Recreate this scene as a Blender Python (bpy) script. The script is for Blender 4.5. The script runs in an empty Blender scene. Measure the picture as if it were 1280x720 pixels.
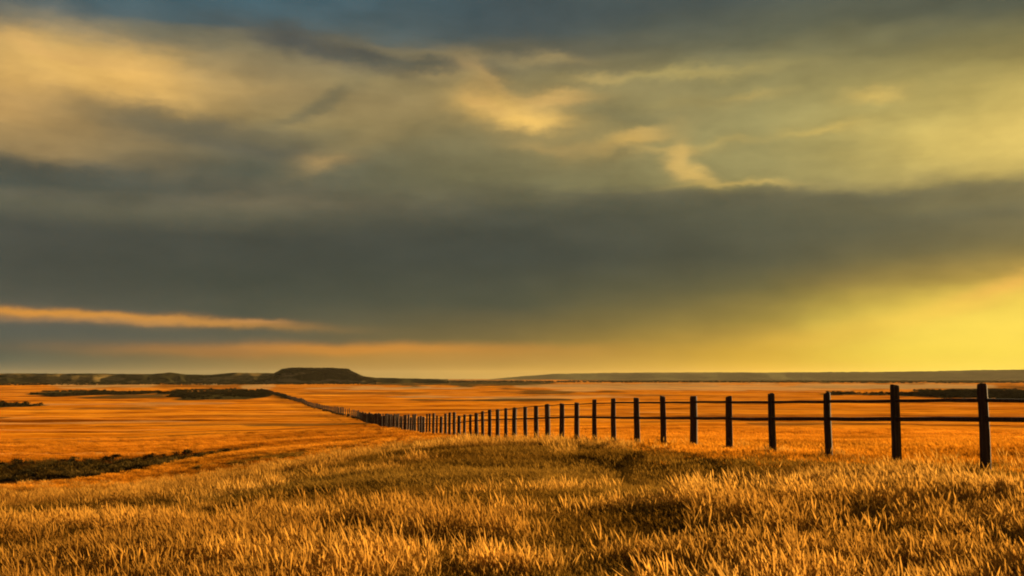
import bpy, math, random
import numpy as np
R = math.radians
random.seed(7); rng = np.random.default_rng(11)
sc = bpy.context.scene
COL = sc.collection

# ------------------------------------------------------------------ settings
F = 1244.4                      # focal length in pixels of a 1280 px wide picture (35 mm lens)
HY = 473.0                      # image row of the level horizon
CZ = 1.6                        # eye height above the ground at the camera
EXPO = 2.0
SUN_AZ, SUN_EL = R(52), R(10.5)   # azimuth clockwise from +Y

def px_dir(x, y):
    """azimuth / elevation of a view direction"""
    p = math.atan((HY-360)/F)
    cx, cy = (x-640)/F, (360-y)/F
    dx, dy, dz = cx, math.cos(p)-cy*math.sin(p), math.sin(p)+cy*math.cos(p)
    return math.atan2(dx, dy), math.atan2(dz, math.hypot(dx, dy))

def lin(c, e=0.0):
    o = []
    for v in c:
        v = v/255.0
        v = v/12.92 if v <= 0.04045 else ((v+0.055)/1.055)**2.4
        o.append(v/2**e)
    return o

# ------------------------------------------------------------------ noise in numpy
_perm = rng.permutation(4096)
_val = rng.random(4096)*2-1
def _h(ix, iy, s):
    a = _perm[(ix + s*131) & 4095]
    return _val[_perm[(a + iy*17 + s*7) & 4095]]
def noise(x, y, s=0):
    x = np.asarray(x, float); y = np.asarray(y, float)
    ix = np.floor(x).astype(np.int64); iy = np.floor(y).astype(np.int64)
    fx = x-ix; fy = y-iy
    fx = fx*fx*fx*(fx*(fx*6-15)+10); fy = fy*fy*fy*(fy*(fy*6-15)+10)
    a = _h(ix, iy, s); b = _h(ix+1, iy, s); c = _h(ix, iy+1, s); d = _h(ix+1, iy+1, s)
    return (a*(1-fx)+b*fx)*(1-fy)+(c*(1-fx)+d*fx)*fy
def fbm(x, y, s=0, o=4):
    t = 0; a = 1; n = 0
    for k in range(o):
        t = t+a*noise(x*2**k, y*2**k, s+k); n += a; a *= .5
    return t/n
def sstep(a, b, x):
    t = np.clip((x-a)/(b-a), 0, 1); return t*t*(3-2*t)

# ------------------------------------------------------------------ terrain
PD = [0, 6, 11, 15.4, 17.5, 20, 25, 31, 38, 51, 59, 75, 97, 139, 190, 300, 700, 1500, 4000, 13000]
P_F = [1.6, 1.6, 1.54, 1.56, 1.59, 1.64, 1.85, 2.17, 2.52, 3.22, 3.6, 4.25, 5.1, 6.5, 7.9, 8.5, 8.3, 7.5, 7.5, 9]    # along the fence
P_L = [1.6, 1.66, 1.86, 2.3, 2.5, 2.75, 3.2, 3.75, 4.45, 5.35, 5.3, 5.5, 6.3, 7.3, 8.0, 8.5, 8.3, 7.5, 7.5, 9]      # to the left the hill drops off sooner
DITCH = np.array([(-80, 44), (-50, 50), (-29, 59), (-22.5, 65.5), (-18, 73), (-12, 82), (-5, 96)], float)
DT, DW = [0, .25, .42, .5, .62, 1], [11.5, 9.5, 5.5, 3.2, 1.3, .9]
def seg_dist(X, Y, P):
    best = np.full(np.shape(X), 1e9); tt = np.zeros(np.shape(X))
    for k in range(len(P)-1):
        ax, ay = P[k]; bx, by = P[k+1]
        L = (bx-ax)**2+(by-ay)**2
        t = np.clip(((X-ax)*(bx-ax)+(Y-ay)*(by-ay))/L, 0, 1)
        d = np.hypot(X-ax-t*(bx-ax), Y-ay-t*(by-ay))
        m = d < best
        best = np.where(m, d, best); tt = np.where(m, (k+t)/(len(P)-1), tt)
    return best, tt
def height(X, Y):
    X = np.asarray(X, float); Y = np.asarray(Y, float)
    D = np.hypot(X, Y)
    Yf = np.maximum(Y, 0.05)
    w = sstep(0.02, 0.40, -X/(Yf+4))
    Yd = np.where(Y > 0, np.maximum(Yf, D*0.6), D)
    zf = -np.interp(Yd, PD, P_F); zl = -np.interp(Yd, PD, P_L)
    z = zf*(1-w)+zl*w
    # swells and hummocks, larger farther away
    fl = 1-.75*np.exp(-((X-10.37+.2033*Y)/3.0)**2)*sstep(140, 90, D)        # level along the fence line
    z = z + 0.20*fl*sstep(3, 12, D)*(1-.45*sstep(30, 60, D))*fbm(X/5.2+.3*Y/9, Y/3.8, 1, 3)
    z = z + 0.20*fl*sstep(20, 60, D)*fbm(X/16, Y/9, 5, 3)
    z = z + 0.50*sstep(90, 220, D)*fbm(X/60, Y/38, 9, 3)
    z = z + 0.9*sstep(320, 800, D)*fbm(X/260, Y/150, 13, 3)
    d, t = seg_dist(X, Y, DITCH)
    dd = .32*(1-t)**.5
    wd = np.interp(t, DT, DW)
    z = z - dd*np.exp(-(d/wd)**4)
    return z + CZ

def at(px, py, far=3000):
    """first ground point in a direction, used to lay the vegetation patches out"""
    a, e = px_dir(px, py)
    r = np.geomspace(4, far, 4000)
    X = r*math.sin(a); Y = r*math.cos(a)
    hit = np.nonzero(height(X, Y) > CZ + r*math.tan(e))[0]
    i = hit[0] if len(hit) else -1
    return X[i], Y[i]

# patches of darker, greener growth: (px, py, radius across, radius in depth, strength)
GREEN = []
for (px, py, ra, rb, s) in [
        (730, 592, 3.6, 3.2, 1.0), (640, 600, 3.0, 2.2, .8), (480, 618, 2.8, 2.0, .8), (330, 628, 2.2, 1.4, .5), (560, 640, 1.7, .8, .7),
        (760, 690, 1.0, .6, .8), (690, 705, .8, .4, .7), (900, 578, 3.0, 1.4, .7), (1050, 580, 2.4, 1.2, .8), (1160, 590, 1.5, .9, .8), (1260, 606, 1.0, 1.0, .9),
        (420, 582, 3.4, 3.0, .8), (330, 575, 4, 3, .8), (240, 690, .8, .45, .7), (100, 690, .7, .4, .6), (1010, 650, .9, .5, .5),
        (1220, 680, .7, .4, .5), (440, 665, 1.2, .6, .6), (150, 655, 1.2, .7, .4), (880, 640, 1.1, .6, .45), (560, 575, 4, 2.4, .5)]:
    x, y = at(px, py); GREEN.append((x, y, ra*1.3, rb*1.15, s))
def green(X, Y):
    g = np.zeros(np.shape(X))
    wx = X+1.1*noise(X/1.3, Y/1.3, 40); wy = Y+1.3*noise(X/1.5, Y/1.5, 41)
    for (x, y, a, b, s) in GREEN:
        g = np.maximum(g, s*np.exp(-((wx-x)/a)**2-((wy-y)/b)**2))
    g = 1.25*g + (.20+.74*sstep(-.06, .42, fbm(X/2.4, Y/1.7, 44, 3)))*sstep(70, 28, np.hypot(X, Y))
    return np.clip(g, 0, 1)

# dark strips far out: scrub, and at left a bank's shadow painted dark
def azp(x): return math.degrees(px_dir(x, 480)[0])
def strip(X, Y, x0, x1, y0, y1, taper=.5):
    """a long lens of different colour on the plain, spanning two bearings and two distances"""
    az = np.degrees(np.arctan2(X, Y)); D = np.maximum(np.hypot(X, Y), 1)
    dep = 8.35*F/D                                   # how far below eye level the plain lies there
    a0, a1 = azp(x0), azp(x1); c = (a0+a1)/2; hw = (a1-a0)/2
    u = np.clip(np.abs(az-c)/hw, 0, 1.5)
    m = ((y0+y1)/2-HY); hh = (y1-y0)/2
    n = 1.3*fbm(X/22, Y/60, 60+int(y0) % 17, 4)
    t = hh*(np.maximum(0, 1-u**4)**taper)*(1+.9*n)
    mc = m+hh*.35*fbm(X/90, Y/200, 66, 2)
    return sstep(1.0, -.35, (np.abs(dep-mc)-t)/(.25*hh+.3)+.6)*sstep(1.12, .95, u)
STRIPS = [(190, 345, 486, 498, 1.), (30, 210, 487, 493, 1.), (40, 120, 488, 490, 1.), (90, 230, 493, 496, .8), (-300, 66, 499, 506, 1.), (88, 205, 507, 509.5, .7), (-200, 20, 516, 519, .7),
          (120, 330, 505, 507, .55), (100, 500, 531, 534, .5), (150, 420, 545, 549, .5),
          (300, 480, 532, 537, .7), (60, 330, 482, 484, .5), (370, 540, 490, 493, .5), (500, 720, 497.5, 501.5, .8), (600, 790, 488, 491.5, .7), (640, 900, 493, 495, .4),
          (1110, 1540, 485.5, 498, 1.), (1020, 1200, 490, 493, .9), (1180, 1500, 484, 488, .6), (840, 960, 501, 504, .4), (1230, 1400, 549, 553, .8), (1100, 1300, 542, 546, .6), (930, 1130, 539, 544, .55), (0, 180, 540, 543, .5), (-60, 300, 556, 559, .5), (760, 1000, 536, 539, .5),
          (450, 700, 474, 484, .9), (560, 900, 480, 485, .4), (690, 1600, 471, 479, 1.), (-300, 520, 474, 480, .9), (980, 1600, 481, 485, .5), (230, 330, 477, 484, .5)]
def scrub_shade_mask(X, Y):
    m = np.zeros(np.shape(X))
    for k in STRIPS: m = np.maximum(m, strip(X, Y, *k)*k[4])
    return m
def mud(X, Y):
    d, t = seg_dist(X, Y, DITCH)
    return np.exp(-(d/(.98*np.interp(t, DT, DW)))**4)*sstep(.78, .48, t)

# ------------------------------------------------------------------ node helpers
class NT:
    def __init__(s, nt): s.t = nt; s.n = nt.nodes; s.l = nt.links
    def new(s, ty, **k):
        n = s.n.new(ty)
        for a, b in k.items(): setattr(n, a, b)
        return n
    def put(s, sock, v):
        if isinstance(v, bpy.types.NodeSocket): s.l.new(v, sock)
        elif v is not None: sock.default_value = v
    def m(s, op, a, b=None, c=None, clamp=False):
        n = s.new('ShaderNodeMath', operation=op, use_clamp=clamp)
        s.put(n.inputs[0], a); s.put(n.inputs[1], b)
        if c is not None: s.put(n.inputs[2], c)
        return n.outputs[0]
    def mix(s, f, a, b, blend='MIX'):
        n = s.new('ShaderNodeMix', data_type='RGBA', blend_type=blend)
        s.put(n.inputs['Factor'], f)
        for sk, v in ((n.inputs[6], a), (n.inputs[7], b)):
            s.put(sk, tuple(v)+(1,) if isinstance(v, (list, tuple)) and len(v) == 3 else v)
        return n.outputs[2]
    def ramp(s, f, stops, interp='LINEAR'):
        n = s.new('ShaderNodeValToRGB'); r = n.color_ramp; r.interpolation = interp
        while len(r.elements) > 1: r.elements.remove(r.elements[-1])
        stops = sorted(stops, key=lambda q: q[0])
        r.elements[0].position = stops[0][0]; r.elements[0].color = tuple(stops[0][1])+(1,)
        for p, c in stops[1:]:
            e = r.elements.new(p); e.color = tuple(c)+(1,)
        s.put(n.inputs[0], f); return n.outputs[0]
    def noise(s, vec, scale, detail=3, rough=.55, dim='3D'):
        n = s.new('ShaderNodeTexNoise', noise_dimensions=dim)
        s.put(n.inputs['Vector'], vec); n.inputs['Scale'].default_value = scale
        n.inputs['Detail'].default_value = detail; n.inputs['Roughness'].default_value = rough
        return n.outputs[0]
    def xyz(s, x, y, z=0.0):
        n = s.new('ShaderNodeCombineXYZ')
        for k, v in enumerate((x, y, z)): s.put(n.inputs[k], v)
        return n.outputs[0]
    def attr(s, name):
        return s.new('ShaderNodeAttribute', attribute_name=name).outputs['Fac']
    def scalev(s, vec, sx, sy, sz):
        n = s.new('ShaderNodeMapping'); n.inputs['Scale'].default_value = (sx, sy, sz); s.put(n.inputs[0], vec); return n.outputs[0]

def material(name):
    m = bpy.data.materials.new(name); m.use_nodes = True
    t = NT(m.node_tree); b = m.node_tree.nodes['Principled BSDF']
    return m, t, b
def bump(t, b, h, dist, strength=1.0):
    n = t.new('ShaderNodeBump'); n.inputs['Distance'].default_value = dist; n.inputs['Strength'].default_value = strength
    t.put(n.inputs['Height'], h); t.l.new(n.outputs[0], b.inputs['Normal'])

# ------------------------------------------------------------------ world: the evening sky
world = bpy.data.worlds.new('World'); sc.world = world; world.use_nodes = True
def build_world():
    t = NT(world.node_tree); t.n.clear()
    out = t.new('ShaderNodeOutputWorld'); bg = t.new('ShaderNodeBackground')
    t.l.new(bg.outputs[0], out.inputs[0])
    co = t.new('ShaderNodeTexCoord').outputs['Generated']
    sep = t.new('ShaderNodeSeparateXYZ'); t.l.new(co, sep.inputs[0])
    X, Y, Z = sep.outputs
    az = t.m('ARCTAN2', X, Y)
    el = t.m('ARCSINE', t.m('MINIMUM', t.m('MAXIMUM', Z, -1.0), 1.0))
    # drifting cloud texture: stretched noise bends the coordinates of the cloud bands
    base = t.xyz(az, el)
    v1 = t.scalev(base, 5, 22, 1); v2 = t.scalev(base, 16, 60, 1)
    n1 = t.noise(v1, 1.0, 4, .55); n2 = t.noise(t.scalev(base, 7, 16, 1), 1.0, 4, .6)
    n3 = t.noise(v2, 1.0, 4, .6)
    s1 = t.m('SUBTRACT', n1, .5); s2 = t.m('SUBTRACT', n2, .5); s3 = t.m('SUBTRACT', n3, .5)
    s4 = t.m('SUBTRACT', t.noise(t.scalev(base, 17, 34, 1), 1.0, 5, .6), .5); s5 = t.m('SUBTRACT', t.noise(t.scalev(t.xyz(el, az), 30, 15, 1), 1.0, 5, .6), .5)
    U0 = t.m('ADD', t.m('ADD', t.m('MULTIPLY', az, F), t.m('MULTIPLY', s2, 120)), t.m('MULTIPLY', s3, 26))
    keep = t.m('MULTIPLY', el, 6.0, clamp=True)        # calm near the horizon
    keep = t.m('ADD', t.m('MULTIPLY', keep, .85), .15)
    V0 = t.m('ADD', t.m('MULTIPLY', el, F), t.m('MULTIPLY', keep, t.m('ADD', t.m('MULTIPLY', s1, 46), t.m('MULTIPLY', s3, 12))))
    cols = [
     (-400, [(0, (72, 92, 100)), (40, (110, 108, 95)), (90, (190, 150, 92)), (150, (150, 128, 85)), (215, (82, 84, 78)), (290, (76, 76, 72)), (380, (96, 90, 78)), (470, (104, 98, 84))]),
     (0, [(0, (72, 92, 98)), (25, (86, 100, 98)), (42, (176, 150, 100)), (90, (205, 162, 92)), (135, (186, 148, 88)), (170, (160, 132, 84)), (196, (128, 112, 80)), (222, (82, 83, 72)), (250, (99, 95, 76)), (285, (80, 78, 68)), (345, (82, 79, 68)), (380, (98, 92, 78)), (400, (100, 95, 84)), (440, (104, 99, 85)), (468, (108, 103, 88))]),
     (320, [(0, (76, 100, 108)), (38, (84, 100, 102)), (52, (134, 124, 94)), (110, (156, 134, 90)), (150, (150, 130, 84)), (185, (108, 102, 78)), (218, (92, 92, 76)), (245, (113, 104, 80)), (268, (104, 98, 76)), (296, (76, 74, 63)), (350, (74, 73, 61)), (400, (90, 86, 70)), (425, (108, 97, 74)), (468, (142, 120, 80))]),
     (640, [(0, (70, 82, 84)), (38, (76, 84, 82)), (62, (104, 99, 80)), (100, (140, 126, 84)), (140, (150, 131, 84)), (180, (128, 118, 80)), (228, (116, 109, 76)), (262, (82, 80, 64)), (320, (72, 72, 60)), (380, (86, 83, 64)), (425, (130, 108, 64)), (448, (184, 142, 72)), (468, (196, 152, 78))]),
     (960, [(0, (80, 86, 78)), (45, (102, 102, 78)), (85, (142, 132, 86)), (150, (160, 149, 94)), (224, (154, 142, 88)), (240, (106, 99, 72)), (262, (92, 89, 66)), (320, (90, 86, 62)), (360, (108, 98, 60)), (400, (150, 126, 60)), (430, (205, 160, 64)), (468, (240, 186, 66))]),
     (1280, [(0, (84, 86, 68)), (45, (120, 112, 70)), (100, (172, 152, 82)), (160, (216, 188, 96)), (205, (186, 163, 88)), (236, (128, 115, 72)), (270, (112, 104, 72)), (312, (128, 112, 64)), (345, (176, 142, 62)), (372, (236, 198, 76)), (405, (254, 221, 88)), (468, (253, 217, 72))]),
     (1700, [(0, (100, 96, 70)), (60, (150, 135, 75)), (150, (235, 200, 105)), (210, (205, 176, 92)), (250, (140, 124, 72)), (330, (205, 165, 68)), (400, (255, 228, 100)), (468, (255, 222, 80))])]
    col = None; prev = None
    VMIN, VMAX = -200.0, 1100.0
    fac = t.m('DIVIDE', t.m('SUBTRACT', V0, VMIN), VMAX-VMIN, clamp=True)
    for (x, stops) in cols:
        st = []
        for (y, c) in stops:
            if x < 0 or x > 1280: el_ = px_dir(640, y)[1]
            else: el_ = px_dir(x, y)[1]
            st.append(((el_*F-VMIN)/(VMAX-VMIN), lin(c, EXPO)))
        st.append(((900-VMIN)/(VMAX-VMIN), lin((74, 84, 88), EXPO)))
        st.append(((-30-VMIN)/(VMAX-VMIN), lin(stops[-1][1], EXPO)))
        st.append(((-150-VMIN)/(VMAX-VMIN), lin((70, 60, 40), EXPO)))
        c = t.ramp(fac, st)
        u = px_dir(x, 250)[0]*F
        if col is None: col = c
        else:
            f = t.m('SMOOTHSTEP', 0, 0) if False else None
            mr = t.new('ShaderNodeMapRange', interpolation_type='LINEAR', clamp=True)
            t.put(mr.inputs['Value'], U0); mr.inputs['From Min'].default_value = prev; mr.inputs['From Max'].default_value = u
            col = t.mix(mr.outputs[0], col, c)
        prev = u
    # single clouds: (x, y, half width, half height, tilt deg, colour, strength)
    blobs = [
     (105, 85, 125, 36, -8, (232, 184, 100), .85), (160, 103, 56, 24, 10, (246, 194, 106), .7), (70, 62, 80, 8, -6, (226, 178, 104), .6), (250, 170, 110, 16, -8, (96, 92, 76), .6), (330, 190, 120, 9, -6, (88, 86, 74), .6), (20, 125, 90, 20, 8, (200, 158, 92), .6),
     (40, 185, 90, 16, -4, (168, 138, 88), .5), (230, 160, 150, 20, -5, (112, 104, 80), .75), (90, 222, 220, 16, 0, (82, 83, 72), .8),
     (300, 108, 60, 12, 5, (176, 146, 90), .5), (410, 205, 32, 12, 10, (172, 140, 88), .8), (470, 168, 80, 16, 25, (150, 130, 84), .5),
     (370, 50, 90, 14, -6, (84, 84, 78), .95), (455, 66, 70, 14, -10, (82, 82, 74), .9), (550, 80, 80, 11, -6, (80, 82, 72), .85), (660, 62, 80, 9, 0, (92, 90, 74), .6),
     (400, 130, 70, 9, 30, (112, 106, 80), .7), (500, 110, 120, 12, 0, (152, 134, 88), .5),
     (560, 70, 120, 8, -5, (140, 124, 86), .5), (610, 100, 40, 10, -30, (190, 154, 92), .7),
     (640, 138, 66, 22, -10, (228, 184, 100), .85), (655, 154, 50, 10, -4, (244, 196, 102), .85), (605, 128, 30, 12, -10, (230, 186, 100), .7), (690, 122, 46, 9, 4, (216, 176, 98), .7), (560, 92, 60, 7, -6, (170, 146, 92), .5), (690, 122, 40, 8, 0, (206, 166, 96), .8), (600, 125, 25, 12, -30, (212, 168, 96), .6),
     (690, 75, 45, 7, 0, (164, 142, 92), .6), (750, 95, 40, 6, 4, (184, 158, 96), .7), (860, 92, 100, 6, 0, (182, 162, 96), .75),
     (780, 176, 44, 9, 14, (232, 188, 98), .95), (820, 186, 60, 5, -4, (196, 166, 94), .6), (700, 185, 60, 7, -4, (182, 150, 88), .6), (905, 180, 60, 5, 2, (190, 164, 92), .5), (800, 166, 30, 6, 10, (208, 172, 98), .7), (740, 190, 80, 20, 0, (160, 138, 84), .5), (780, 140, 70, 14, -8, (128, 120, 82), .65),
     (853, 195, 16, 22, 12, (222, 182, 100), .75), (874, 218, 28, 9, -28, (226, 186, 100), .8), (925, 231, 60, 4.5, -2, (208, 176, 96), .75),
     (940, 117, 40, 6, 0, (184, 160, 92), .7), (1095, 120, 32, 8, 0, (218, 184, 98), .85), (1035, 161, 46, 6, 2, (212, 182, 98), .8), (870, 130, 60, 8, 0, (166, 148, 90), .5),
     (1285, 165, 120, 36, 0, (242, 208, 108), .8), (1180, 150, 160, 60, 0, (188, 168, 92), .35),
     (620, 215, 160, 18, 0, (120, 112, 76), .5), (320, 250, 90, 10, 0, (118, 106, 80), .5), (560, 310, 380, 36, 0, (72, 72, 62), .55),
     (20, 243, 80, 7, 0, (104, 98, 80), .5), (1060, 248, 260, 10, 0, (96, 92, 68), .6),
     (1120, 402, 90, 13, 12, (238, 186, 76), .6), (1010, 425, 90, 12, 8, (222, 172, 66), .5), (1240, 425, 170, 48, 0, (255, 220, 84), .9), (1262, 354, 60, 9, 18, (236, 180, 78), .8), (1200, 385, 60, 8, 18, (246, 202, 80), .6),
     (60, 392, 190, 5.5, -2, (220, 148, 62), .95), (200, 401, 140, 4.5, -2, (214, 148, 66), .9), (320, 403, 40, 3, 0, (214, 150, 84), .6), (110, 401, 130, 4.5, 0, (176, 130, 84), .55),
     (410, 437, 230, 8, 0, (220, 144, 60), 1.1), (560, 446, 200, 9, 0, (196, 142, 70), .65), (290, 440, 80, 7, 0, (168, 118, 70), .6), (470, 456, 200, 9, 0, (186, 136, 70), .5),
     (150, 425, 240, 13, 0, (98, 94, 84), .5), (700, 462, 130, 6, 0, (206, 154, 64), .4)]
    Us = t.m('ADD', t.m('MULTIPLY', az, F), t.m('ADD', t.m('ADD', t.m('MULTIPLY', s2, 44), t.m('MULTIPLY', s3, 16)), t.m('MULTIPLY', s4, t.m('MULTIPLY', keep, 46))))
    Vs = t.m('ADD', t.m('MULTIPLY', el, F), t.m('MULTIPLY', keep, t.m('ADD', t.m('ADD', t.m('MULTIPLY', s1, 18), t.m('MULTIPLY', s3, 8)), t.m('MULTIPLY', s5, 42))))
    for (x, y, a, b, th, c, st) in blobs:
        a_, e_ = px_dir(x, y)
        du = t.m('SUBTRACT', Us, a_*F); dv = t.m('SUBTRACT', Vs, e_*F)
        ct, sn = math.cos(R(th)), math.sin(R(th))
        p = t.m('ADD', t.m('MULTIPLY', du, ct/a), t.m('MULTIPLY', dv, sn/a))
        q = t.m('ADD', t.m('MULTIPLY', du, -sn/b), t.m('MULTIPLY', dv, ct/b))
        g = t.m('EXPONENT', t.m('MULTIPLY', t.m('ADD', t.m('MULTIPLY', p, p), t.m('MULTIPLY', q, q)), -1.0))
        g = t.m('MULTIPLY', g, st)
        col = t.mix(g, col, lin(c, EXPO))
    # fine wisps
    w1 = t.noise(t.scalev(base, 8, 40, 1), 1.0, 5, .6)
    w2 = t.noise(t.scalev(t.xyz(t.m('DIVIDE', Us, F), t.m('DIVIDE', Vs, F)), 14, 30, 1), 1.0, 5, .55)
    w = t.m('ADD', t.m('MULTIPLY', t.m('SUBTRACT', w1, .5), .46), t.m('MULTIPLY', t.m('SUBTRACT', w2, .5), .62))
    w = t.m('ADD', 1.0, t.m('MULTIPLY', w, keep))
    wc = t.new('ShaderNodeCombineColor'); [t.put(wc.inputs[k], w) for k in range(3)]
    col = t.mix(1.0, col, wc.outputs[0], 'MULTIPLY')
    # the cloud light that reaches the eye through the haze: what the haze itself adds low down is not in the sky
    q = t.m('DIVIDE', 1.0, t.m('MAXIMUM', el, .024))
    hz = t.new('ShaderNodeCombineColor')
    for k, v in enumerate((.00073, .00036, .00016)): t.put(hz.inputs[k], t.m('MULTIPLY', q, v))
    col = t.mix(1.0, col, hz.outputs[0], 'SUBTRACT')
    col = t.mix(1.0, col, (.002, .002, .002), 'LIGHTEN')
    sky = t.new('ShaderNodeTexSky', sky_type='NISHITA'); sky.sun_disc = False
    sky.sun_elevation = SUN_EL; sky.sun_rotation = SUN_AZ; sky.altitude = 900; sky.dust_density = 3
    ns = t.mix(1.0, sky.outputs[0], (.08, .08, .08), 'MULTIPLY')
    # cloud cover lets a little open sky through, more of it overhead
    cov = t.m('SUBTRACT', .994, t.m('MULTIPLY', t.m('MAXIMUM', t.m('SUBTRACT', el, .5), 0.0), .25))
    col = t.mix(cov, ns, col)
    t.l.new(col, bg.inputs[0]); bg.inputs[1].default_value = 1.0
build_world()
world.cycles.sampling_method = 'MANUAL'; world.cycles.sample_map_resolution = 512

# ------------------------------------------------------------------ camera, sun, render
cam = bpy.data.objects.new('camera', bpy.data.cameras.new('camera')); COL.objects.link(cam)
cam.location = (0, 0, CZ); cam.rotation_euler = (R(90)+math.atan((HY-360)/F), 0, 0)
cam.data.lens = 35; cam.data.sensor_width = 36; cam.data.clip_end = 60000; cam.data.clip_start = .1
sc.camera = cam
sun = bpy.data.objects.new('sun', bpy.data.lights.new('sun', 'SUN')); COL.objects.link(sun)
sun.data.energy = 5.0; sun.data.angle = R(.6); sun.data.color = (1, .68, .30)
sun.rotation_euler = (R(90)-SUN_EL, 0, math.pi-SUN_AZ)
sc.view_settings.view_transform = 'Standard'; sc.view_settings.look = 'None'; sc.view_settings.exposure = EXPO; sc.view_settings.gamma = 1
sc.render.engine = 'CYCLES'; sc.cycles.use_denoising = True
sc.cycles.filter_width = 1.9; sc.cycles.max_bounces = 6; sc.cycles.transparent_max_bounces = 8
sc.cycles.diffuse_bounces = 3; sc.cycles.transmission_bounces = 4; sc.cycles.volume_bounces = 0

# ------------------------------------------------------------------ materials
def ground_mat():
    m, t, b = material('dry_prairie')
    co = t.new('ShaderNodeNewGeometry').outputs['Position']
    a = t.noise(t.scalev(co, .010, .022, .0), 1, 5, .6)
    bb = t.noise(t.scalev(co, .05, .11, .0), 1, 5, .65)
    c = t.noise(t.scalev(co, .9, 1.3, .0), 1, 5, .7)
    d = t.noise(t.scalev(co, .0022, .0075, .0), 1, 5, .6)
    s = t.m('ADD', t.m('MULTIPLY', a, .42), t.m('ADD', t.m('MULTIPLY', bb, .33), t.m('MULTIPLY', c, .25)))
    col = t.ramp(s, [(.36, (.20, .050, .006)), (.43, (.40, .11, .007)), (.50, (.62, .205, .008)), (.60, (.70, .27, .012)), (.70, (.74, .34, .04))])
    far = t.ramp(d, [(.35, (.28, .070, .008)), (.47, (.64, .205, .008)), (.62, (.72, .29, .025))])
    col = t.mix(.35, col, far)
    st1 = t.noise(t.scalev(co, .0035, .035, 0), 1, 5, .65); st2 = t.noise(t.scalev(co, .012, .09, 0), 1, 4, .6)
    col = t.mix(t.m('MULTIPLY', t.ramp(st1, [(.50, (0, 0, 0)), (.60, (1, 1, 1))]), .75), col, (.26, .075, .008))
    col = t.mix(t.m('MULTIPLY', t.ramp(st2, [(.60, (0, 0, 0)), (.68, (1, 1, 1))]), .5), col, (.70, .38, .10))
    col = t.mix(t.m('MULTIPLY', t.ramp(st2, [(.30, (1, 1, 1)), (.40, (0, 0, 0))]), .6), col, (.20, .085, .012))
    col = t.mix(t.m('MULTIPLY', t.attr('green'), .85*1.0), col, t.mix(c, (.05, .04, .012), (.14, .10, .025)))
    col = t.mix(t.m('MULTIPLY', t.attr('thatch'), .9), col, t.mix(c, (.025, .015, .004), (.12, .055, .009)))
    sc_ = t.m('MULTIPLY', t.attr('scrub'), t.m('ADD', .80, t.m('MULTIPLY', bb, .6)), clamp=True)  # dark mix for scrub and for the painted bank shadow at left
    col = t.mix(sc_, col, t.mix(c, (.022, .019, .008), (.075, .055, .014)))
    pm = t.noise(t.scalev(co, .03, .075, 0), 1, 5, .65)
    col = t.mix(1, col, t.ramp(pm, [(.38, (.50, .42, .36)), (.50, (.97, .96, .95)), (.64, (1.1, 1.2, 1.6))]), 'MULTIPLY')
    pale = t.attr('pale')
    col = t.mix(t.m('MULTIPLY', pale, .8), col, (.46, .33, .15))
    md = t.m('MULTIPLY', t.attr('mud'), t.m('ADD', .7, t.m('MULTIPLY', c, .9)), clamp=True)
    col = t.mix(md, col, (.007, .006, .004))
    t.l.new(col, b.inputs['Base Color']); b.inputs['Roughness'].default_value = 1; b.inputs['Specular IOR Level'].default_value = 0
    hn = t.noise(t.scalev(co, 1.6, 1.1, 1), 1, 4, .75)
    bump(t, b, hn, .30, .5)
    return m
def grass_mat(name, tip, mid, base, var=.25, trans=.45):
    m, t, b = material(name); nt = m.node_tree
    h = t.attr('h'); rn = t.new('ShaderNodeObjectInfo').outputs['Random']; br = t.attr('r')
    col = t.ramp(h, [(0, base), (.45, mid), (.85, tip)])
    v = t.m('ADD', 1-var, t.m('MULTIPLY', t.m('ADD', t.m('MULTIPLY', rn, .5), t.m('MULTIPLY', br, .5)), 2*var))
    cc = t.new('ShaderNodeCombineColor'); [t.put(cc.inputs[k], v) for k in range(3)]
    col = t.mix(1, col, cc.outputs[0], 'MULTIPLY')
    pos = t.new('ShaderNodeNewGeometry').outputs['Position']
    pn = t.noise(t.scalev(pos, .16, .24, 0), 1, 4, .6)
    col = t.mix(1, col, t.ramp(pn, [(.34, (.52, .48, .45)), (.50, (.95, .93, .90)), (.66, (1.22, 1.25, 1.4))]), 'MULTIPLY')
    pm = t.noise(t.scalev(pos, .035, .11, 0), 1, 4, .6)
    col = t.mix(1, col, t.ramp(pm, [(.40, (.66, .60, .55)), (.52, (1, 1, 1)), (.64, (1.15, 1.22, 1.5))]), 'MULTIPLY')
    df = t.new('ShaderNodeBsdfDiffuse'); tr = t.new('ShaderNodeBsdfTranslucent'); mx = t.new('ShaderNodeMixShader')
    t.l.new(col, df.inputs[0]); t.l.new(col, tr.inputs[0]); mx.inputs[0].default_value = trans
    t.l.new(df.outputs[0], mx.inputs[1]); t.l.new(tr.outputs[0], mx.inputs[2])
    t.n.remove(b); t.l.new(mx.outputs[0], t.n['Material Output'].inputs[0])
    return m
def wood_mat():
    m, t, b = material('weathered_timber')
    co = t.new('ShaderNodeTexCoord').outputs['Object']; rn = t.new('ShaderNodeObjectInfo').outputs['Random']
    g = t.noise(t.scalev(co, 34, 34, 2.2), 1, 6, .65); k = t.noise(co, 5, 3)
    col = t.ramp(g, [(.3, (.010, .008, .006)), (.5, (.040, .028, .020)), (.68, (.085, .062, .045))])
    col = t.mix(t.m('MULTIPLY', k, .5), col, (.03, .022, .018)); col = t.mix(t.m('MULTIPLY', rn, .4), col, (.045, .024, .016))
    t.l.new(col, b.inputs['Base Color']); b.inputs['Roughness'].default_value = .95; b.inputs['Specular IOR Level'].default_value = .1
    bump(t, b, g, .012)
    return m
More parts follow.
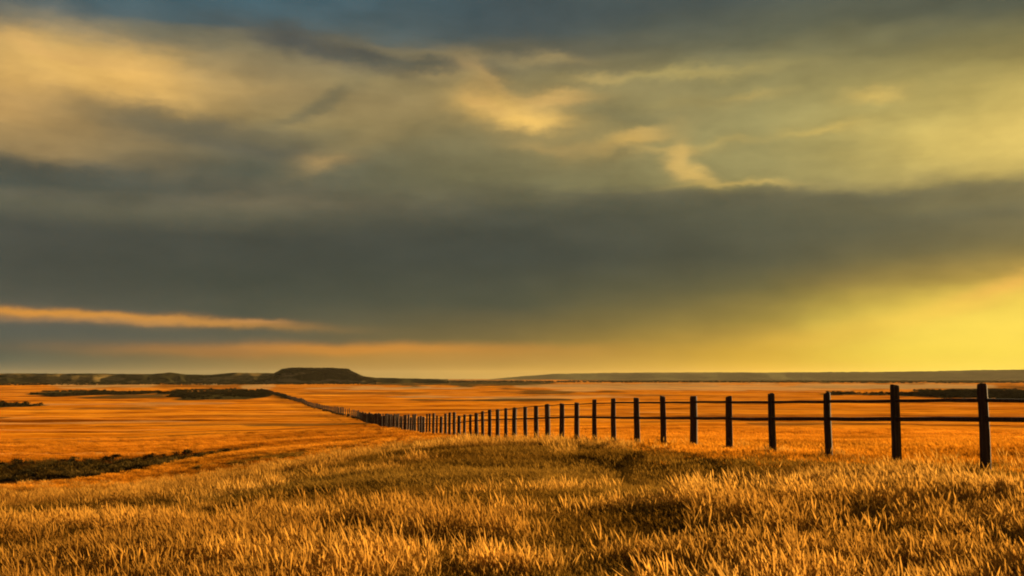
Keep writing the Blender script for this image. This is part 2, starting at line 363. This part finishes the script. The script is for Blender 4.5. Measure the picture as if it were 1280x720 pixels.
def scrub_mat(name, a, c):
    m, t, b = material(name)
    rn = t.new('ShaderNodeObjectInfo').outputs['Random']; co = t.new('ShaderNodeTexCoord').outputs['Object']
    n = t.noise(co, 6, 2)
    col = t.mix(t.m('ADD', t.m('MULTIPLY', rn, .6), t.m('MULTIPLY', n, .4)), a, c)
    t.l.new(col, b.inputs['Base Color']); b.inputs['Roughness'].default_value = 1; b.inputs['Specular IOR Level'].default_value = 0
    return m
def hill_mat(name, a, c, p, sx):
    m, t, b = material(name)
    co = t.new('ShaderNodeNewGeometry').outputs['Position']
    n = t.noise(t.scalev(co, sx, sx, sx*6), 1, 6, .65); n2 = t.noise(t.scalev(co, sx*4, sx*4, sx*12), 1, 4, .6)
    col = t.mix(n2, a, c); col = t.mix(t.ramp(n, [(.52, (0, 0, 0)), (.60, (1, 1, 1))]), col, p)
    t.l.new(col, b.inputs['Base Color']); b.inputs['Roughness'].default_value = 1; b.inputs['Specular IOR Level'].default_value = 0
    return m
M_ground = ground_mat(); M_wood = wood_mat()
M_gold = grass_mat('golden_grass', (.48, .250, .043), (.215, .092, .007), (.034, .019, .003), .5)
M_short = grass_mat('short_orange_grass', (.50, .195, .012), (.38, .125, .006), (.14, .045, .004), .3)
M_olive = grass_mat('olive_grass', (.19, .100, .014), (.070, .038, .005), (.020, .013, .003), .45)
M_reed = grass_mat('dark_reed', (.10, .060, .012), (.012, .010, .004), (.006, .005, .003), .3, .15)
M_scrub = scrub_mat('scrub_leaves', (.010, .009, .005), (.042, .032, .011))

# ------------------------------------------------------------------ object helpers
def mesh_obj(name, V, Fc, mat, parent=None, link=True, smooth=True):
    me = bpy.data.meshes.new(name)
    V = np.asarray(V, np.float32); Fc = np.asarray(Fc, np.int32)
    n = Fc.shape[1]
    me.vertices.add(len(V)); me.vertices.foreach_set('co', V.ravel())
    me.loops.add(Fc.size); me.loops.foreach_set('vertex_index', Fc.ravel())
    me.polygons.add(len(Fc)); me.polygons.foreach_set('loop_start', np.arange(0, Fc.size, n, dtype=np.int32))
    me.polygons.foreach_set('loop_total', np.full(len(Fc), n, np.int32))
    if smooth: me.polygons.foreach_set('use_smooth', np.ones(len(Fc), bool))
    me.update(calc_edges=True); me.validate()
    if mat: me.materials.append(mat)
    o = bpy.data.objects.new(name, me)
    if link: COL.objects.link(o)
    if parent: o.parent = parent
    return o
def fattr(o, name, vals):
    a = o.data.attributes.new(name, 'FLOAT', 'POINT'); a.data.foreach_set('value', np.asarray(vals, np.float32))
def tag(o, label=None, cat=None, group=None, kind=None):
    if label: o['label'] = label
    if cat: o['category'] = cat
    if group: o['group'] = group
    if kind: o['kind'] = kind
    return o

# ------------------------------------------------------------------ ground
def build_ground():
    az = np.radians(np.concatenate([np.arange(-46, 46, .14), np.arange(46, 314, 3.0)]))
    r = np.concatenate([[0.4, .9, 1.5, 2.2], np.geomspace(3, 90, 240), np.geomspace(91, 2000, 330), np.geomspace(2040, 12000, 60)])
    A, Rr = np.meshgrid(az, r); X = Rr*np.sin(A); Y = Rr*np.cos(A)
    Z = height(X, Y); na, nr = len(az), len(r)
    V = np.stack([X, Y, Z], -1).reshape(-1, 3)
    V = np.vstack([V, [[0, 0, float(height(0, 0))]]])
    i = np.arange(nr-1)[:, None]*na; j = np.arange(na)[None, :]; j2 = (j+1) % na
    Q = np.stack([i+j, i+j2, i+na+j2, i+na+j], -1).reshape(-1, 4)[:, ::-1]
    o = mesh_obj('ground', V, Q, M_ground)
    x, y = V[:, 0], V[:, 1]
    fattr(o, 'green', green(x, y)*(1-.8*short_zone(x, y)*(x > -2))); fattr(o, 'scrub', scrub_shade_mask(x, y)); fattr(o, 'mud', mud(x, y)); fattr(o, 'thatch', 1-short_zone(x, y))  # the scrub attribute also carries the painted shade of the left bank
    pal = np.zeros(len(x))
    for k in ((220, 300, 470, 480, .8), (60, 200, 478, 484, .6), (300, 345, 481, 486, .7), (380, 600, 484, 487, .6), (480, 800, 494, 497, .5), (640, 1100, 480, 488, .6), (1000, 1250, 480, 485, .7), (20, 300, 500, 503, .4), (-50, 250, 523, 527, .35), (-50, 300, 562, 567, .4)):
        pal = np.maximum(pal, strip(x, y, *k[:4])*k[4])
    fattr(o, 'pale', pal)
    tag(o, 'rolling prairie of dry orange and golden grass reaching the horizon', 'ground', kind='structure')

# ------------------------------------------------------------------ hills on the horizon
def ridge(name, az0, az1, D, depth, prof, mat, label, rough, seed, na=420):
    """prof: list of (px, top z above eye level) ; a long low hill with a real back side"""
    az = np.linspace(R(az0), R(az1), na); s = np.linspace(-1, 1, 25)
    pz = np.interp(np.degrees(az), [azp(p[0]) for p in prof], [p[1] for p in prof])
    A, S = np.meshgrid(az, s); PZ = np.broadcast_to(pz, A.shape)
    Rr = D+S*depth
    X = Rr*np.sin(A); Y = Rr*np.cos(A)
    base = height(X, Y)-2.0
    top = CZ+PZ
    n = fbm(X/(depth*.5), Y/(depth*.5), seed, 4)
    k = sstep(1.0, .55, np.abs(S)+.18*fbm(X/(depth*.35), Y/(depth*.35), seed+3, 3))
    Z = base+(top+rough*n*.6-base)*k + rough*.3*noise(X/12, Y/12, seed+9)*k
    V = np.stack([X, Y, Z], -1).reshape(-1, 3)
    i = np.arange(len(s)-1)[:, None]*na; j = np.arange(na-1)[None, :]
    Q = np.stack([i+j, i+na+j, i+na+j+1, i+j+1], -1).reshape(-1, 4)[:, ::-1]
    o = mesh_obj(name, V, Q, mat)
    tag(o, label, 'hill', kind='structure')
    return V.reshape(len(s), na, 3)
M_far = hill_mat('far_hills', (.055, .062, .030), (.085, .08, .035), (.10, .09, .04), .0009)
M_ridge = hill_mat('ridge_scrub', (.014, .014, .006), (.045, .036, .011), (.15, .10, .035), .012)
M_mesa = hill_mat('mesa_scrub', (.008, .007, .004), (.026, .018, .008), (.12, .085, .045), .016)
def up(y, D): return (HY-y)/F*D
ridge('distant_hills', azp(600), azp(1280)+14, 6500, 600,
      [(600, up(476, 6500)), (690, up(467.5, 6500)), (800, up(466, 6500)), (960, up(466.5, 6500)), (1100, up(466, 6500)), (1280, up(464, 6500)), (1500, up(462, 6500))],
      M_far, 'hazy band of distant hills under the bright yellow horizon glow', 7, 71)
ridge('ridge', azp(0)-14, azp(560), 1750, 90,
      [(-400, up(466, 1750)), (0, up(468, 1750)), (120, up(468, 1750)), (190, up(468.5, 1750)), (212, up(466, 1750)), (232, up(468.5, 1750)), (262, up(469, 1750)), (290, up(466.5, 1750)), (345, up(467, 1750)), (446, up(469, 1750)), (470, up(472.5, 1750)), (560, up(474, 1750))],
      M_ridge, 'low dark scrub covered ridge along the left horizon', 1.6, 75)
mesaV = ridge('mesa', azp(318), azp(470), 1520, 75,
      [(330, up(476, 1520)), (341, up(469, 1520)), (353, up(462.3, 1520)), (366, up(461.3, 1520)), (395, up(461.6, 1520)), (410, up(461.2, 1520)), (434, up(462.2, 1520)), (441, up(466, 1520)), (450, up(470, 1520)), (468, up(475.5, 1520))],
      M_mesa, 'flat topped dark mesa rising above the left horizon', .8, 79, 260)

# ------------------------------------------------------------------ vegetation prototypes
PROTO = bpy.data.collections.new('prototypes')       # never linked to the scene: only source meshes
def tuft(name, mat, n, hgt, spread, width, heads, lean):
    V = []; Fc = []; H = []; Rr = []
    for k in range(n):
        a = random.uniform(0, 2*math.pi); q = spread*math.sqrt(random.random())
        x0, y0 = q*math.cos(a), q*math.sin(a)
        L = hgt*random.uniform(.55, 1.1)
        la = random.uniform(0, 2*math.pi); ls = random.uniform(.03, .42)
        lx, ly = -lean*random.uniform(.3, 1.5)+ls*math.cos(la), ls*math.sin(la)
        fa = random.uniform(0, math.pi); wx, wy = math.cos(fa), math.sin(fa)
        rv = random.random(); seg = 5
        head = random.random() < heads
        for s in range(seg+1):
            u = s/seg
            cx = x0+lx*L*u*u; cy = y0+ly*L*u*u; cz = L*(u-.14*u*u*(abs(lx)+abs(ly)))
            w = width*(1-u)**.6*.5+.0006
            if head: w = width*.28 if u < .66 else width*(1.5 if u < .85 else 1.05)
            if head and s == seg: w = .001
            b = len(V)
            V += [(cx-wx*w, cy-wy*w, cz), (cx+wx*w, cy+wy*w, cz)]
            H += [u, u]; Rr += [rv, rv]
            if s: Fc.append((b-2, b-1, b+1, b))
    o = mesh_obj(name, V, Fc, mat, link=False); fattr(o, 'h', H); fattr(o, 'r', Rr)
    PROTO.objects.link(o); return o
def bush(name, mat, n, rad, hh):
    V = []; Fc = []
    lobes = [(random.uniform(-.6, .6)*rad, random.uniform(-.6, .6)*rad, random.uniform(.3, .75)*hh, random.uniform(.35, .6)) for _ in range(5)]
    for k in range(n):
        l = random.choice(lobes); a = random.uniform(0, 6.283); e = math.asin(random.uniform(-.6, 1)); q = l[3]*random.uniform(.55, 1.05)
        c = (l[0]+rad*q*math.cos(a)*math.cos(e), l[1]+rad*q*math.sin(a)*math.cos(e), max(.02, l[2]+hh*.9*q*math.sin(e)))
        s = rad*random.uniform(.10, .2)
        b = len(V)
        for _ in range(3):
            V.append(tuple(c[i]+random.uniform(-s, s) for i in range(3)))
        Fc.append((b, b+1, b+2))
    o = mesh_obj(name, V, Fc, mat, link=False, smooth=False); PROTO.objects.link(o); return o

def coll(name, objs):
    c = bpy.data.collections.new(name)
    for o in objs: c.objects.link(o)
    return c
C_gold = coll('gold_tufts', [tuft('tuft_a', M_gold, 80, .19, .19, .0042, .5, .14), tuft('tuft_b', M_gold, 64, .235, .21, .0044, .6, .20), tuft('tuft_c', M_gold, 84, .15, .20, .0042, .3, .10), tuft('tuft_d', M_gold, 24, .36, .18, .0046, .9, .22), tuft('tuft_e', M_gold, 50, .27, .22, .0042, .7, .12)])
C_olive = coll('olive_tufts', [tuft('leafy_a', M_olive, 86, .16, .21, .0050, .15, .16), tuft('leafy_b', M_olive, 74, .20, .20, .0050, .3, .22)])
C_short = coll('short_tufts', [tuft('short_a', M_short, 60, .12, .28, .008, .1, .12), tuft('short_b', M_short, 50, .17, .26, .008, .3, .18)])
C_reed = coll('reed_tufts', [tuft('reed_a', M_reed, 50, .26, .30, .012, .1, .15), tuft('reed_b', M_reed, 34, .36, .26, .012, .2, .2)])
C_bush = coll('bushes', [bush('bush_a', M_scrub, 260, 1.0, .8), bush('bush_b', M_scrub, 220, 1.0, .6), bush('bush_c', M_scrub, 200, .8, .9)])

def scatter(name, pts, scale, rot, coln, label, cat):
    """stuff: one object whose geometry nodes stand a plant on every point"""
    pts = np.asarray(pts, np.float32)
    me = bpy.data.meshes.new(name); me.vertices.add(len(pts)); me.vertices.foreach_set('co', pts.ravel())
    a = me.attributes.new('sc', 'FLOAT', 'POINT'); a.data.foreach_set('value', np.asarray(scale, np.float32))
    a = me.attributes.new('rz', 'FLOAT', 'POINT'); a.data.foreach_set('value', np.asarray(rot, np.float32))
    me.update()
    o = bpy.data.objects.new(name, me); COL.objects.link(o)
    ng = bpy.data.node_groups.new(name, 'GeometryNodeTree'); N, L = ng.nodes, ng.links
    ng.interface.new_socket('Geometry', in_out='INPUT', socket_type='NodeSocketGeometry')
    ng.interface.new_socket('Geometry', in_out='OUTPUT', socket_type='NodeSocketGeometry')
    gi = N.new('NodeGroupInput'); go = N.new('NodeGroupOutput')
    mp = N.new('GeometryNodeMeshToPoints'); L.new(gi.outputs[0], mp.inputs['Mesh'])
    ci = N.new('GeometryNodeCollectionInfo'); ci.inputs['Collection'].default_value = coln; ci.inputs['Separate Children'].default_value = True; ci.inputs['Reset Children'].default_value = True
    ip = N.new('GeometryNodeInstanceOnPoints'); L.new(mp.outputs[0], ip.inputs['Points']); L.new(ci.outputs[0], ip.inputs['Instance'])
    ip.inputs['Pick Instance'].default_value = True
    ri = N.new('FunctionNodeRandomValue'); ri.data_type = 'INT'
    ri.inputs[4].default_value = 0; ri.inputs[5].default_value = len(coln.objects)-1
    L.new(ri.outputs[2], ip.inputs['Instance Index'])
    def named(n):
        q = N.new('GeometryNodeInputNamedAttribute'); q.data_type = 'FLOAT'; q.inputs[0].default_value = n; return q.outputs[0]
    cx = N.new('ShaderNodeCombineXYZ'); L.new(named('rz'), cx.inputs[2])
    L.new(cx.outputs[0], ip.inputs['Rotation']); L.new(named('sc'), ip.inputs['Scale'])
    L.new(ip.outputs[0], go.inputs[0])
    md = o.modifiers.new('plants', 'NODES'); md.node_group = ng
    return tag(o, label, cat, kind='stuff')

def wedge(n, d0, d1, half=33, power=1.0):
    a = np.radians(rng.uniform(-half, half, n)); u = rng.random(n)
    d = (d0**(power+1)+(d1**(power+1)-d0**(power+1))*u)**(1/(power+1))
    return d*np.sin(a), d*np.cos(a)
LIMX = [-30, -26, -14, -5, 3, 7.5, 16, 26, 34]; LIMD = [45, 43, 43, 36, 26, 19.5, 17, 16.2, 16]
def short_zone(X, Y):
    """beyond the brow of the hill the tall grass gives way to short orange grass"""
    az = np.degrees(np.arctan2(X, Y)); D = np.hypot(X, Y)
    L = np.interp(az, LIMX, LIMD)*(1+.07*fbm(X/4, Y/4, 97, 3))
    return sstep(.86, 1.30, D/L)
def sow():
    S = [[], [], []]; G = [[], [], []]; O = [[], [], []]; Rd = [[], [], []]
    for (n, d0, d1, s) in ((28000, 4.5, 16, 1.0), (27000, 16, 36, 1.15), (18000, 36, 75, 1.1), (12000, 75, 120, 1.3)):
        x, y = wedge(n, d0, d1, 38 if d0 < 16 else 33)
        x = np.concatenate([x]); g = green(x, y); md = mud(x, y); sm = scrub_shade_mask(x, y)
        z = height(x, y)
        sz = s*rng.uniform(.7, 1.25, n)*(1-.12*g)
        rz = rng.normal(0, .5, n)
        pick = rng.random(n)
        thin = (fbm(x/1.7, y/1.7, 90, 2) > -.45) | (d0 > 60)
        isr = (md > .3) & (pick < .6) & (fbm(x/5, y/2.2, 93, 3) > .02); iso = (g > rng.random(n)*.9) & ~isr & (md < .3)
        shz = short_zone(x, y) > rng.random(n)
        iso &= ~shz | ((g > .8) & (x < -2) & (d0 < 70))
        iss = shz & ~iso & ~isr & (md < .3)
        isg = ~iso & ~isr & thin & (md < .25) & ~shz
        for K, msk in ((S, iss), (G, isg), (O, iso), (Rd, isr)):
            K[0].append(np.stack([x, y, z-.01], -1)[msk]); K[1].append(sz[msk]); K[2].append(rz[msk])
    c = lambda K: (np.concatenate(K[0]), np.concatenate(K[1]), np.concatenate(K[2]))
    a = c(G); scatter('golden_grass', a[0], a[1], a[2], C_gold, 'tall golden seeding grass bending left across the near hillside', 'grass')
    a = c(S); scatter('short_grass', a[0], a[1], a[2], C_short, 'short bright orange grass beyond the brow of the near hillside', 'grass')
    a = c(O); scatter('olive_grass', a[0], a[1], a[2], C_olive, 'darker olive brown grass growing in patches among the golden grass', 'grass')
    a = c(Rd); scatter('reeds', a[0], a[1], a[2], C_reed, 'dark reeds and sedge in the black ditch at the left', 'reeds')
build_ground()
sow()

# ------------------------------------------------------------------ scrub
def scrub_patch(label, name, x, y, size, cat='scrub', sink=.1, zz=None):
    z = height(x, y) if zz is None else zz
    scatter(name, np.stack([x, y, z-sink*size], -1), size, rng.uniform(0, 6.28, len(x)), C_bush, label, cat)
def strip_points(az0, az1, d0, d1, n, seedfn=None):
    a = np.radians(rng.uniform(az0, az1, n)); d = rng.uniform(d0, d1, n)
    x, y = d*np.sin(a), d*np.cos(a)
    k = fbm(x/35, y/25, 33, 3) > -.12
    return x[k], y[k]
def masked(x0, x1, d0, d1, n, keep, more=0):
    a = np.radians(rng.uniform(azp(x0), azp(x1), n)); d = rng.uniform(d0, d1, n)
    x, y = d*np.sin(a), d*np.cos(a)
    k = (scrub_shade_mask(x, y) > .82-more) & (fbm(x/16, y/30, 35, 3)*1.2+.12+more > rng.random(n)*.5-.1)
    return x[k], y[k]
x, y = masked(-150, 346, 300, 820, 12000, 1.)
scrub_patch('dark scrub added for the bank shadow across the plain at the left, before the ridge', 'scrub', x, y, rng.uniform(.5, 1.5, len(x)))
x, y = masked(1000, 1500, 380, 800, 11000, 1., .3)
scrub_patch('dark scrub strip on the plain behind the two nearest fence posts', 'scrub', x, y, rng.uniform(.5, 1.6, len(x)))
x, y = strip_points(azp(-160), azp(470), 1250, 1640, 2600)
scrub_patch('dark olive scrub thinly scattered at the foot of the left ridge', 'scrub', x, y, rng.uniform(1.2, 2.6, len(x)))
x, y = strip_points(azp(450), azp(1500), 1750, 2600, 4200)
scrub_patch('thin olive scrub line along the far edge of the plain, centre to right', 'scrub', x, y, rng.uniform(1.5, 3.4, len(x)))
mv = mesaV[3:18].reshape(-1, 3); mv = mv[rng.random(len(mv)) < .35]; mv = mv[mv[:, 2] > height(mv[:, 0], mv[:, 1])+1]
scrub_patch('dark brush covering the flat topped mesa', 'brush', mv[:, 0], mv[:, 1], rng.uniform(1.2, 2.4, len(mv)), 'brush', .25, mv[:, 2])
# brush on the far bank of the ditch
n = 300; tt = rng.random(n)**1.2*.55; pos = np.stack([np.interp(tt*(len(DITCH)-1), range(len(DITCH)), DITCH[:, q]) for q in (0, 1)], -1)
x = pos[:, 0]+rng.normal(0, 1.5, n); y = pos[:, 1]+np.where(rng.random(n) < .45, rng.normal(6.5, .9, n), rng.normal(-1.5, 3.5, n))*(1.05-tt)
scrub_patch('low black brush lining the ditch at the left edge of the grass', 'brush', x, y, rng.uniform(.22, .62, n)*(1-.4*tt), 'brush')

# ------------------------------------------------------------------ the fence
Hh, D0, SP = 1.33, 15.4, 2.326
def fence_xy(i):
    """plan position of the i-th post: dead straight over the hill, then a slight bend to the left in the valley"""
    D = D0+SP*i; c = D0*838/F
    x = c-(640-387)/F*D
    if D > 192:
        e = min(1, (D-192)/30)
        x -= (D-192)*.083*e
    return x, D
def post_mesh(seed, w, h, sides=12):
    r_ = random.Random(seed); V = []; Fc = []; sl = r_.uniform(.004, .022); sa = r_.uniform(0, 6)
    zs = [-.45, 0, .25, .5, .75, 1.0, h-.05, h-.012, h]
    for k, z in enumerate(zs):
        s = w/2*(1.0 if z < h-.03 else (.95 if z < h-.005 else .80))*(1.06-.09*max(0, z)/h)
        for q in range(sides):
            a = 2*math.pi*q/sides
            # a hewn, not quite round section
            m = s*.93/max(abs(math.cos(a+.26)), abs(math.sin(a+.26)))**.75*(1+r_.uniform(-.03, .03))
            V.append((m*math.cos(a)+.006*math.sin(z*3+seed), m*math.sin(a)+.006*math.cos(z*2.3+seed), z+((sl*math.cos(a+sa)+r_.uniform(-.006, .006)) if z > h-.03 else 0)))
    nq = len(zs)
    F4 = []
    for k in range(nq-1):
        for q in range(sides):
            F4.append((k*sides+q, k*sides+(q+1) % sides, (k+1)*sides+(q+1) % sides, (k+1)*sides+q))
    return V, F4, [(nq-1)*sides+q for q in range(sides)]
def poly_obj(name, V, Fc, mat, parent=None, kind=None):
    me = bpy.data.meshes.new(name); me.from_pydata([tuple(v) for v in V], [], [tuple(f) for f in Fc]); me.update()
    me.materials.append(mat)
    o = bpy.data.objects.new(name, me); COL.objects.link(o)
    if parent: o.parent = parent
    if kind: o['kind'] = kind
    return o
def rail_geo(p0, p1, th, seed, sides=8):
    r_ = random.Random(seed); V = []; Fc = []
    p0 = np.array(p0); p1 = np.array(p1); d = p1-p0; L = np.linalg.norm(d); d = d/L
    s = np.cross(d, (0, 0, 1)); s /= np.linalg.norm(s); u = np.cross(s, d); N = 7
    ph = r_.uniform(0, 6); sag = r_.uniform(.0, .004)
    for k in range(N):
        t = k/(N-1); c = p0+(p1-p0)*t+np.array((0, 0, -sag*4*t*(1-t)))+s*.006*math.sin(ph+5*t)+u*.003*math.sin(2*ph+7*t)
        for q in range(sides):
            a = 2*math.pi*(q+.5)/sides
            m = th/2*(1+r_.uniform(-.05, .05))
            V.append(c+s*m*.75*math.cos(a)+u*m*math.sin(a))
    for k in range(N-1):
        for q in range(sides):
            Fc.append((k*sides+q, (k+1)*sides+q, (k+1)*sides+(q+1) % sides, k*sides+(q+1) % sides))
    Fc.append(list(range(sides))); Fc.append([(N-1)*sides+q for q in range(sides)][::-1])
    return V, Fc
def build_fence():
    x0, y0 = fence_xy(0); z0 = float(height(x0, y0))
    root = bpy.data.objects.new('wooden_fence', None); COL.objects.link(root); root.location = (x0, y0, z0)
    tag(root, 'dark weathered post and rail fence running from near right far into the prairie', 'fence')
    NP = 308; posts = []
    hv = {}; TOPS = [480, 481, 491, 492, 495.5, 495, 495, 497, 498, 499, 503, 504, 505, 507, 508, 509]
    meshes = []
    rest_p = [[], []]; rest_r = [[], []]
    def add(acc, V, Fc):
        b = len(acc[0]); acc[0] += [tuple(v) for v in V]; acc[1] += [tuple(i+b for i in f) for f in Fc]
    for i in range(-2, NP):
        x, y = fence_xy(i); jx = random.uniform(-.03, .03) if i > 1 else 0
        x += jx; z = float(height(x, y)); k_ = i
        h = hv.get(i, 1.40+random.uniform(-.07, .06)); w = random.uniform(.150, .185)*(1+.16*min(1, max(0, k_-3)/5))
        lean = (random.uniform(-.012, .012), random.uniform(-.009, .009))
        if i in (0, 1, 2, 3): w = (.158, .142, .140, .150)[i]
        if i < 0: h, w, lean = 1.38, .17, (0, 0)
        zl, zu = z+.86, z+1.13                     # heights of the two rails
        k = max(i, 0)
        if k < 78:                                 # the rails run true, the posts stand unevenly
            bl = sstep(78, 60, k)
            zl = bl*(CZ-(np.interp(k, [0, 3, 8, 10, 16, 19, 25, 34, 50, 75], [523.5, 523, 521.5, 521, 523.5, 524.5, 529, 529, 529, 523])-HY)/F*y)+(1-bl)*zl
            zu = bl*(CZ-(np.interp(k, [0, 3, 8, 13, 18, 20, 22, 25, 34, 50, 75], [500.5, 502, 503, 507.5, 514, 517.5, 520, 522, 523.5, 524.5, 519.5])-HY)/F*y)+(1-bl)*zu
            tp = TOPS[k] if k < len(TOPS) else np.interp(k, [15, 18, 20, 22, 25, 34, 50, 75], [509, 512.5, 515.5, 518, 519.5, 521, 522.5, 518])
            h = bl*(CZ-(tp-HY)/F*y-z)+(1-bl)*h+(random.uniform(-.04, .04) if k > 15 else 0)
        posts.append((x, y, z, h, zl, zu))
        if i < 98:
            if i < 24 or len(meshes) < 8:
                V, Q, cap = post_mesh(i+50, w, h); 
                o = poly_obj('post', V, Q+[cap], M_wood, root)
                if i >= 14: meshes.append(o.data)
                for p in o.data.polygons: p.use_smooth = len(p.vertices) == 4
            else:
                o = bpy.data.objects.new('post', random.choice(meshes)); COL.objects.link(o); o.parent = root
            o.location = (x-x0, y-y0, z-z0); o.rotation_euler = (lean[0], lean[1], random.uniform(-.3, .3))
        else:
            V, Q, cap = post_mesh(i % 7, w, h, 6)
            add(rest_p, [(v[0]+x-x0, v[1]+y-y0, v[2]+z-z0) for v in V], Q+[cap])
    for k in range(len(posts)-1):
        a, b = posts[k], posts[k+1]
        for lv, th in ((4, .080 if k < 16 else .062), (5, .062 if k < 10 else .040)):
            j = random.uniform(-.009, .009)
            V, Fc = rail_geo((a[0]-x0, a[1]-y0, a[lv]-z0+j), (b[0]-x0, b[1]-y0, b[lv]-z0+j*.5), th, k*3+lv*10, 8 if k < 50 else 4)
            if k < 50:
                o = poly_obj('rail', V, Fc, M_wood, root)
                for p in o.data.polygons: p.use_smooth = len(p.vertices) == 4
            else: add(rest_r, V, Fc)
    poly_obj('post', *rest_p, M_wood, root, 'stuff'); poly_obj('rail', *rest_r, M_wood, root, 'stuff')
    return posts
posts = build_fence()
P_ = np.array([p[:3] for p in posts[:26]]); k_ = 9
px_ = np.repeat(P_[:, 0], k_)+rng.normal(0, .16, len(P_)*k_); py_ = np.repeat(P_[:, 1], k_)+rng.normal(-.05, .15, len(P_)*k_)
scatter('golden_grass', np.stack([px_, py_, height(px_, py_)-.02], -1), rng.uniform(.8, 1.25, len(px_)), rng.normal(0, 1, len(px_)), C_gold, 'uncut golden grass standing round the feet of the nearest fence posts', 'grass')
# weeds and tumbled brush caught along the far half of the fence
xs = []; ys = []; ss = []
for (x, y, z, h, _a, _b) in posts[78:]:
    n = 3 if y < 260 else 2
    if 420 < y < 520: n = 7
    for _ in range(n):
        xs.append(x+random.gauss(0, .35 if y < 420 else .8)); ys.append(y+random.uniform(-1.2, 1.2)); ss.append(random.uniform(.16, .4)*(1.0 if y < 150 else 1.2)*(2.0 if 420 < y < 520 else 1))
scrub_patch('dark weeds and brush caught along the far stretch of the fence', 'brush', np.array(xs), np.array(ys), np.array(ss), 'brush', .05)

# ------------------------------------------------------------------ evening haze: one even box of air round everything but the sky
def build_haze(dens=1.5e-5):
    x = 13000; zb, zt = -90, 95
    V = [(-x, -x, zb), (x, -x, zb), (x, x, zb), (-x, x, zb), (-x, -x, zt), (x, -x, zt), (x, x, zt), (-x, x, zt)]
    Fc = [(0, 3, 2, 1), (4, 5, 6, 7), (0, 1, 5, 4), (1, 2, 6, 5), (2, 3, 7, 6), (3, 0, 4, 7)]
    m = bpy.data.materials.new('haze'); m.use_nodes = True; t = NT(m.node_tree); t.n.remove(t.n['Principled BSDF'])
    pv = t.new('ShaderNodeVolumePrincipled'); pv.inputs['Color'].default_value = (.95, .80, .50, 1); pv.inputs['Density'].default_value = dens
    pv.inputs['Anisotropy'].default_value = .1
    t.l.new(pv.outputs[0], t.n['Material Output'].inputs['Volume'])
    o = mesh_obj('haze', V, Fc, m, smooth=False)
    tag(o, 'thin golden evening haze lying over the whole plain', 'haze', kind='stuff')
build_haze()
